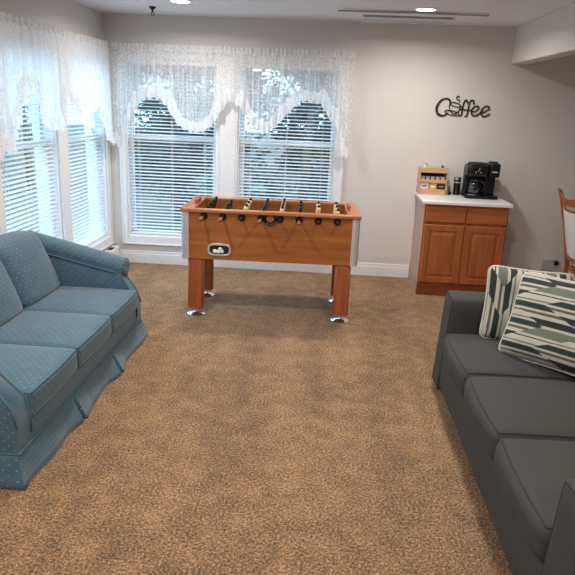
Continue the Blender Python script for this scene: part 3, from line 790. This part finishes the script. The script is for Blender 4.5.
# ------------------------------------------------------------------ dining chair
ch = thing('dining_chair', 'wooden dining chair with cream upholstered back at the right edge', 'chair', (4.62, -1.12, 0))
def post(y0):
    pts = spline([(.0, 0, 0), (-.15, 0, .25), (-.165, 0, .46), (-.215, 0, .72), (-.29, 0, 1.0), (-.335, 0, 1.115)], 5)
    n = len(pts); mb = MB(); vs = []
    for i, p in enumerate(pts):
        wx = .021 if i < n-6 else .021-.008*(i-(n-6))/6
        for sx, sy in ((-1,-1),(1,-1),(1,1),(-1,1)): vs.append((p.x+sx*wx, y0+sy*.014, p.z))
    fs = [(0,1,2,3), tuple(4*n-4+k for k in range(4))[::-1]]
    for i in range(n-1):
        for k in range(4): fs.append((4*i+k, 4*i+(k+1) % 4, 4*i+4+(k+1) % 4, 4*i+4+k))
    return mb.add(vs, fs)
def xat(z): return interp([(0, 0.0), (.25,-.15), (.46, -.165), (.72, -.215), (1.0, -.29), (1.115, -.335)], z)
for y in (.22, -.22):
    lg = post(y); lg.build('rear_post', 'chairw', ch, bevel=.004)
def rail(name, z, h, bow, mat_='chairw', th_=.018, dz=0, y1=.206):
    def fn(u, v_):
        y = -y1+2*y1*u; b = (1-(2*u-1)**2)
        P_ = [(-1, -1), (-1, 1), (1, 1), (1, -1)][int(v_*4+.5) % 4]
        zz = z+P_[1]*h/2-dz*b
        return (xat(zz)-bow*b+P_[0]*th_/2, y, zz)
    mb = MB(); mb.grid(fn, 14, 4, cv=True)
    n = 15; mb.f += [(3, 2, 1, 0), (56, 57, 58, 59)]
    return mb.build(name, mat_, ch, bevel=.003)
rail('crest_rail', 1.055, .062, .03, dz=.03); rail('upper_rail', .975, .026, .03, dz=.02); rail('lower_rail', .545, .040, .03, dz=.01)
rail('back_panel', .76, .385, .03, 'cream', .03, y1=.185, dz=.01)
mb = MB(); mb.box(-.14, .27, -.205, .205, .385, .445); mb.build('seat_frame', 'chairw', ch, bevel=.006)
mb = MB(); rbox(mb, (.065, 0, .475), (.42, .43, .06), .025, 8); mb.build('seat_cushion', 'cream', ch, smooth=True)
for y in (.19, -.19):
    mb = MB(); mb.hexa([(.235,y-.014,0),(.262,y-.014,0),(.262,y+.014,0),(.235,y+.014,0),(.228,y-.02,.385),(.268,y-.02,.385),(.268,y+.02,.385),(.228,y+.02,.385)])
    mb.build('front_leg', 'chairw', ch, bevel=.003)

# ------------------------------------------------------------------ blue sofa (faces +x)
bs = thing('blue_sofa', 'blue upholstered three-seat sofa with tiny white dots, rolled arms and pleated skirt', 'sofa', (.55, -3.1, 0))
Y0, Y1 = -4.03, -2.14      # outer arm faces
yi0, yi1 = -3.90, -2.245    # between the arms
mb = MB(); rbox(mb, (.53, (Y0+Y1)/2, .20), (.83, Y1-Y0-.01, .16), .03, 10); mb.build('seat_base', 'bluefab', bs, True, smooth=True)
def skirt():
    # perimeter path front + both sides + back with kick pleats
    mb = MB(); x0, x1 = .12, .948
    path = []
    def seg(p, q, n, pleats):
        for i in range(n):
            t = i/n; path.append((p[0]+(q[0]-p[0])*t, p[1]+(q[1]-p[1])*t, pleats))
    seg((x0, Y1), (x1, Y1), 30, 0); seg((x1, Y1), (x1, Y0), 150, 1); seg((x1, Y0), (x0, Y0), 30, 0); seg((x0, Y0), (x0, Y1), 30, 0)
    n = len(path); cxm, cym = (x0+x1)/2, (Y0+Y1)/2
    notch = [-2.80, -3.42]
    def fn(u, v_):
        i = int(u*n+.5) % n; x, y, p = path[i]
        fl = .045*v_
        dx = 1 if x > x1-.001 else (-1 if x < x0+.001 else 0); dy = 1 if y > Y1-.001 else (-1 if y < Y0+.001 else 0)
        e = .0; wv = .006*sin(y*13)*v_ if p else .004*sin(x*14)*v_
        if p:
            for q in notch:
                dd = abs(y-q)
                if dd < .014: e = -.05*v_*(1-dd/.014)
                elif dd < .16: e = max(e, .030*v_*(1-(dd-.014)/.146))
        if p: return (x1+fl+wv+e, y+(.035*v_*dy), .150-.146*v_)
        return (x+fl*dx, y+dy*(fl+wv) if dy else y, .150-.146*v_)
    mb.grid(fn, n, 6, cu=True, uvfn=lambda u, v_: (u*5.6, v_*.15))
    return mb
MB().tube([(.952, Y1-.0, .152), (.952, Y0, .152), (.13, Y0-.003, .152)], .005, 6).build('skirt_welt', 'bluewelt', bs, True, smooth=True)
o = skirt().build('skirt', 'bluefab', bs, True, smooth=True, angle=60)
md = o.modifiers.new('solid', 'SOLIDIFY'); md.thickness = .006; md.offset = -1
def arm(yin, yout, sgn):
    """rolled arm; sgn = +1 the arm whose outside faces +y"""
    t_ = abs(yout-yin); R_ = .064; cx_ = .088 if sgn > 0 else .075; ew = 1.45 if sgn > 0 else 1.2; xo = 0 if sgn > 0 else 1; t_ = max(t_, .105)
    def prof(zt):
        c = (cx_, zt-R_); pts = [(.0, .12), (.0, .20), (.0, .30), (.0, .38), (.0, zt-1.55*R_)]
        for k in range(15):
            a = radians(205-k*20.0); pts.append((c[0]+R_*cos(a)*ew, c[1]+R_*sin(a)))
        return pts+[(t_-.01, zt-2*R_-.02), (t_, .38), (t_, .28), (t_, .12)]
    N = len(prof(.7)); nx = 30
    ref = prof(.7); acc = [0]
    for i in range(1, N+1):
        p, q = ref[i-1], ref[i % N]; acc.append(acc[-1]+math.hypot(p[0]-q[0], p[1]-q[1]))
    XF = [(.12, .95), (.30, .95), (.36, .926), (.42, .888), (.48, .848), (.52, .836), (.58, .84), (.64, .838), (.70, .83)]
    if xo: XF = [(.12, .95), (.30, .953), (.36, .945), (.42, .915), (.46, .86), (.49, .815), (.52, .80), (.70, .795)]
    def fn(u, v_):
        k = max(0, (u-.88)/.12)
        x0 = .14+.72*u
        zt = .622+(.81-x0)*.225-.010*k*k
        j = int(v_*N+.5) % N; q = prof(zt)[j]
        y, z = q
        if 4 < j < 20:                       # the roll closes into a rounded, gathered end
            cy, cz = cx_, zt-R_; rr = 1-.07*k*k; rr *= 1+.02*k*sin(j*2.6)
            y = cy+(y-cy)*rr; z = cz+(z-cz)*rr
        return (.14+(interp(XF, z)-.14)*u, yin+sgn*y, z)
    mb = MB(); mb.grid(fn, nx, N, cv=True, uvfn=lambda u, v_: (u*.75, acc[int(v_*N+.5) % N]))
    base = nx*N; ring = mb.v[base:base+N]
    front = MB(); cy_ = sum(p[1] for p in ring)/N
    m = N//2
    for i in range(m-1):
        j = N-1-i
        if i+1 < j-1: mb.f.append((base+i, base+i+1, base+j-1, base+j)); mb.f.append((i, j, j-1, i+1))
        elif i+1 == j-1: mb.f.append((base+i, base+i+1, base+j)); mb.f.append((i, j, i+1))
    o = mb.build('arm', 'bluefab', bs, True, smooth=True, angle=62)
    MB().tube([(p[0]+.003, p[1], p[2]) for p in ring[1:-1]], .005, 6).build('welt', 'bluewelt', o, True, smooth=True)
    cp = MB()
    def capf(u, v_):
        a = 2*pi*u; r, h = [(.062, -.012), (.064, .002), (.059, .016), (.042, .026), (.022, .024), (.004, .018)][int(v_*5+.5)]
        r *= 1+.035*sin(13*a)*(r > .03); h += .003*sin(13*a+1)*(r > .03)
        return (.838-.043*xo+h, yin+sgn*cx_+r*cos(a)*(ew-.05), .607-R_+r*sin(a))
    cp.grid(capf, 52, 5, cu=True, uvfn=lambda u, v_: (u*.5, v_*.08)); cp.build('roll_cap', 'bluefab', o, True, smooth=True)
    sc_ = []
    for k in range(13):
        x0 = .28+.53*k/12; sc_.append((x0, yin-sgn*.002, .622+(.81-x0)*.225-1.62*R_))
    MB().tube(sc_, .0045, 6).build('seam_cord', 'bluewelt', o, True, smooth=True)
    return o
arm(yi1, Y1, 1); arm(yi0, Y0-.0, -1)
cw = (yi1-yi0)/3
for k in range(3):
    yc = yi0+cw*(k+.5)
    def wp(p, t, k=k):
        hx, hy = .31, cw/2
        cr = (1-min(1, abs(p.x/hx))**2.5)*(1-min(1, abs(p.y/hy))**2.5)
        if p.z > 0: p.z += .028*cr
        if p.x > 0: p.x += .012*(1-(p.y/hy)**2)
        return p
    mb = MB(); mp = rbox(mb, (.665, yc, .335), (.60, cw-.006, .13), .024, 14, wp)
    o = mb.build('seat_cushion', 'bluefab', bs, True, smooth=True); weld(o)
    for zz, nm in ((.93, 'welt'), (-.93, 'welt')):
        ring = []
        m = .935
        for i in range(15): ring.append((m, -m+2*m*i/14, m if zz > 0 else -m))
        for i in range(1, 14): ring.append((m-2*m*i/14, m, m if zz > 0 else -m))
        for i in range(15): ring.append((-m, m-2*m*i/14, m if zz > 0 else -m))
        for i in range(1, 14): ring.append((-m+2*m*i/14, -m, m if zz > 0 else -m))
        pts = []
        for tt in ring:
            s_ = max(abs(a) for a in tt); pts.append(mp([a/s_ for a in tt]))
        MB().tube(pts, .0052, 6, closed=True).build(nm, 'bluewelt', o, True, smooth=True)
# back frame and three attached back cushions
mb = MB()
def bw(p, t):
    if p.z > 0: p.z += .035*(1-(p.y/.93)**2)
    p.x += -.16*(p.z+.2)/.6
    return p
rbox(mb, (.20, (Y0+Y1)/2, .435), (.14, Y1-Y0-.16, .60), .05, 12, bw); mb.build('back_frame', 'bluefab', bs, True, smooth=True)
for k in range(3):
    yc = yi0+cw*(k+.5)
    def wp(p, t, k=k):
        q = 1-(p.y/(cw/2))**2
        if p.x > 0: p.x += .05*q*(1-abs(p.z/.26)**2)
        edge = (k-1)
        if p.z > .05: p.z += .02*q
        p.x += -.20*(p.z+.22)/.5
        return p
    mb = MB(); mp = rbox(mb, (.35, yc, .59), (.17, cw-.004, .41), .065, 14, wp)
    o = mb.build('back_cushion', 'bluefab', bs, True, smooth=True); weld(o)
for x, y in ((.18, Y0+.08), (.18, Y1-.08), (.88, Y0+.08), (.88, Y1-.08)):
    MB().box(x-.025, x+.025, y-.025, y+.025, 0, .125).build('foot', 'sofafoot', bs, True)

# ------------------------------------------------------------------ charcoal sofa (faces -x)
ks = thing('charcoal_sofa', 'dark grey three-seat sofa with flat square arms along the right side', 'sofa', (3.5, -3.77, 0))
A0, A1 = -4.89, -2.665
def soft(nm, c, s, r, n=12, warp=None, par=None, welt=None):
    mb = MB(); mp = rbox(mb, c, s, r, n, warp); o = mb.build(nm, 'charcoal', par or ks, True, smooth=True); weld(o)
    if welt:
        for m3 in welt:
            ring = []; m = .90
            if m3 == 'top': f = lambda a, b: (a, b, 1)
            else: f = lambda a, b: (-1, a, b)
            for i in range(17): ring.append(f(m, -m+2*m*i/16))
            for i in range(1, 16): ring.append(f(m-2*m*i/16, m))
            for i in range(17): ring.append(f(-m, m-2*m*i/16))
            for i in range(1, 16): ring.append(f(-m+2*m*i/16, -m))
            MB().tube([mp(t) for t in ring], .0042, 6, closed=True).build('welt', 'charwelt', o, True, smooth=True)
    return o
def lw(p, t): p.x += -.012*max(0, -p.x/.45)*(1-((p.z)/.14)**2); return p
soft('seat_base', (3.52, (A0+A1)/2, .185), (.95, A1-A0-.03, .25), .03, 14, lw)
for yc, far in ((A1-.105, 1), (A0+.105, 0)):
    def aw(p, t, far=far):
        if p.x < 0: p.x += .015*(p.z/.3)
        if p.z > 0: p.z += .008*(1-(p.y/.105)**2)
        return p
    soft('arm', (3.51, yc, .355), (.95, .205, .60), .028, 12, aw, welt=('front',))
cs0, cs1 = A0+.21, A1-.21; cw2 = (cs1-cs0)/3
for k in range(3):
    yc = cs0+cw2*(k+.5)
    def wp(p, t):
        cr = (1-min(1, abs(p.x/.38))**2.2)*(1-min(1, abs(p.y/(cw2/2)))**2.2)
        if p.z > 0: p.z += .030*cr
        if p.x < 0: p.x -= .022*(1-(p.y/(cw2/2))**2)*(1-(p.z/.09)**2*.4)
        return p
    soft('seat_cushion', (3.40, yc, .375), (.75, cw2-.004, .155), .045, 14, wp, welt=('top',))
soft('back_frame', (3.99, (A0+A1)/2, .42), (.14, A1-A0-.03, .70), .04, 12)
for k in range(3):
    yc = cs0+cw2*(k+.5)
    def wp(p, t):
        if p.x < 0: p.x -= .04*(1-(p.y/(cw2/2))**2)*(1-(p.z/.21)**2)
        p.x += .14*(p.z)/.4
        return p
    soft('back_cushion', (3.86, yc, .62), (.17, cw2-.004, .36), .06, 12, wp)
for x in (3.10, 3.95):
    for y in (A0+.08, A1-.08): MB().lathe([(.022, 0), (.028, .065), (.0001, .065)], (x, y, 0), 16).build('foot', 'sofafoot', ks, True, smooth=True, angle=40)

# pillows
def pillow(name, label, loc, Rm, w_, h, t_, mat_, seed):
    th_ = thing(name, label, 'pillow', loc, group='striped throw pillows'); th_.rotation_euler = Rm.to_euler()
    rn = random.Random(seed); a1, a2 = rn.uniform(0, 6), rn.uniform(0, 6)
    def P_(u, v_, sg):
        a, b = 2*u-1, 2*v_-1
        ins = 1-.055*(1-b*b)*abs(a)**3; ins2 = 1-.055*(1-a*a)*abs(b)**3
        cr_ = 1-.075*(a*a*b*b)**5
        x = a*w_/2*ins*cr_; y = b*h/2*ins2*cr_
        k = max(0, (1-a**4)*(1-b**4))**.55
        z = sg*t_/2*k*(1+.05*sin(5*a+a1)+.05*sin(6*b+a2))+.004*sin(9*a+7*b+a1)*k
        return (x, y, z)
    mb = MB()
    for sg in (1, -1): mb.grid(lambda u, v_: P_(u, v_, sg), 28, 28, uvfn=lambda u, v_: (u, v_))
    o = mb.build('pillow_body', mat_, th_, smooth=True); weld(o, .0002)
    ring = [P_(i/24, 0, 1) for i in range(24)]+[P_(1, i/24, 1) for i in range(24)]+[P_(1-i/24, 1, 1) for i in range(24)]+[P_(0, 1-i/24, 1) for i in range(24)]
    MB().tube(ring, .006, 6, closed=True).build('piping', 'piltrim', th_, smooth=True)
    return th_
def frame(xd, nd):
    x = Vector(xd).normalized(); n = Vector(nd); n = (n-x*n.dot(x)).normalized(); y = n.cross(x)
    return Matrix((x, y, n)).transposed()
pillow('throw_pillow', 'green, black and cream striped pillow standing behind against the sofa arm', (3.44, -2.99, .672), frame((1, -.16, -.03), (-.34, -1, .20)), .47, .43, .14, 'pilA', 3)
pillow('throw_pillow', 'large green, black and cream geometric pillow leaning in front on the grey sofa', (3.525, -3.335, .69), frame((.64, -.62, .02), (-.56, -.76, .42)), .60, .48, .16, 'pilB', 8)

# ------------------------------------------------------------------ outside
g = MB().box(-30, 30, .25, 40, -.45, -.35).box(-30, -.25, -15, .25, -.45, -.35).build('ground', 'ground'); g['kind'] = 'structure'
def tree(name, x, y, h, rad, n, mat_, label, z0=-.35, crown=.35, trunk_r=.09, leaf=1.0):
    t = thing(name, label, 'tree', (x, y, z0), group='trees outside the windows')
    rn = random.Random(int(x*100+y*10)); mb = MB()
    mb.tube([(0,0,-.02), (rn.uniform(-.1,.1), 0, h*.3), (rn.uniform(-.25,.25), rn.uniform(-.2,.2), h*.62), (rn.uniform(-.3,.3), 0, h*.9)], [trunk_r, trunk_r*.8, trunk_r*.5, trunk_r*.2], 8)
    for k in range(9):
        a = rn.uniform(0, 6.28); z = h*rn.uniform(.2, .8); r = rad*rn.uniform(.5, .95)
        mb.tube([(0, 0, z), (r*.5*cos(a), r*.5*sin(a), z+.15*h*.5), (r*cos(a), r*sin(a), z+.12*h+rn.uniform(-.3,.3))], [trunk_r*.35, trunk_r*.22, .012], 6)
    mb.build('trunk', 'bark', t, smooth=True)
    mb = MB(); cl = []
    for k in range(26):
        a = rn.uniform(0, 6.28); zz = rn.uniform(crown, 1)*h; r = rad*sqrt(rn.random())*(1-.5*abs((zz/h-.55)))
        cl.append((r*cos(a), r*sin(a), zz, rad*rn.uniform(.16, .34)))
    for k in range(n):
        c_ = rn.choice(cl); d = Vector((rn.gauss(0,1), rn.gauss(0,1), rn.gauss(0,.8)))*c_[3]*.6
        p = Vector(c_[:3])+d
        q = max(abs(p.x), abs(p.y))
        if q > rad*1.08: p.x *= rad/q; p.y *= rad/q
        if p.z < .05: p.z = .05+rn.random()*.2
        u = Vector((rn.gauss(0,1), rn.gauss(0,1), rn.gauss(0,.6))).normalized(); v_ = u.orthogonal().normalized()
        s = rn.uniform(.035, .08)*leaf
        mb.add([p-u*s, p+v_*s*.5, p+u*s, p-v_*s*.5], [(0,1,2,3)])
    f = mb.build('foliage', mat_, t); f['kind'] = 'stuff'
    return t
where = ['seen through the left back window', 'seen through the right back window', 'beyond the coffee cabinet side']
for i, x in enumerate((-.30, 1.85, 4.02)):
    tree('garden_tree', x, 4.3+.3*(i % 2), 5.2, .98, 8500, 'leaf1', 'leafy garden tree in the near row outside, '+where[i], crown=.04)
for i, x in enumerate((-1.2, 2.3, 5.8)):
    tree('garden_tree', x, 8.4, 7.6, 1.6, 10500, 'leaf1', 'dark garden tree in the far row outside, '+['leftmost', 'middle one', 'rightmost'][i], crown=.03)
for i, x in enumerate((-1.6, 2.6, 6.8)):
    tree('garden_tree', x, 13.4, 9.0, 2.05, 8500, 'leaf1', 'tall garden tree in the rearmost row outside, '+['leftmost', 'middle one', 'rightmost'][i], crown=.03, leaf=2.1)
tree('garden_tree', .9, 2.6, 1.5, .45, 700, 'leaf2', 'small pale shrub close outside the back windows', crown=.1, trunk_r=.03)
tree('garden_tree', -4.6, 7.6, 4.2, 1.2, 1100, 'leaf2', 'thin pale tree outside the side windows', crown=.1)
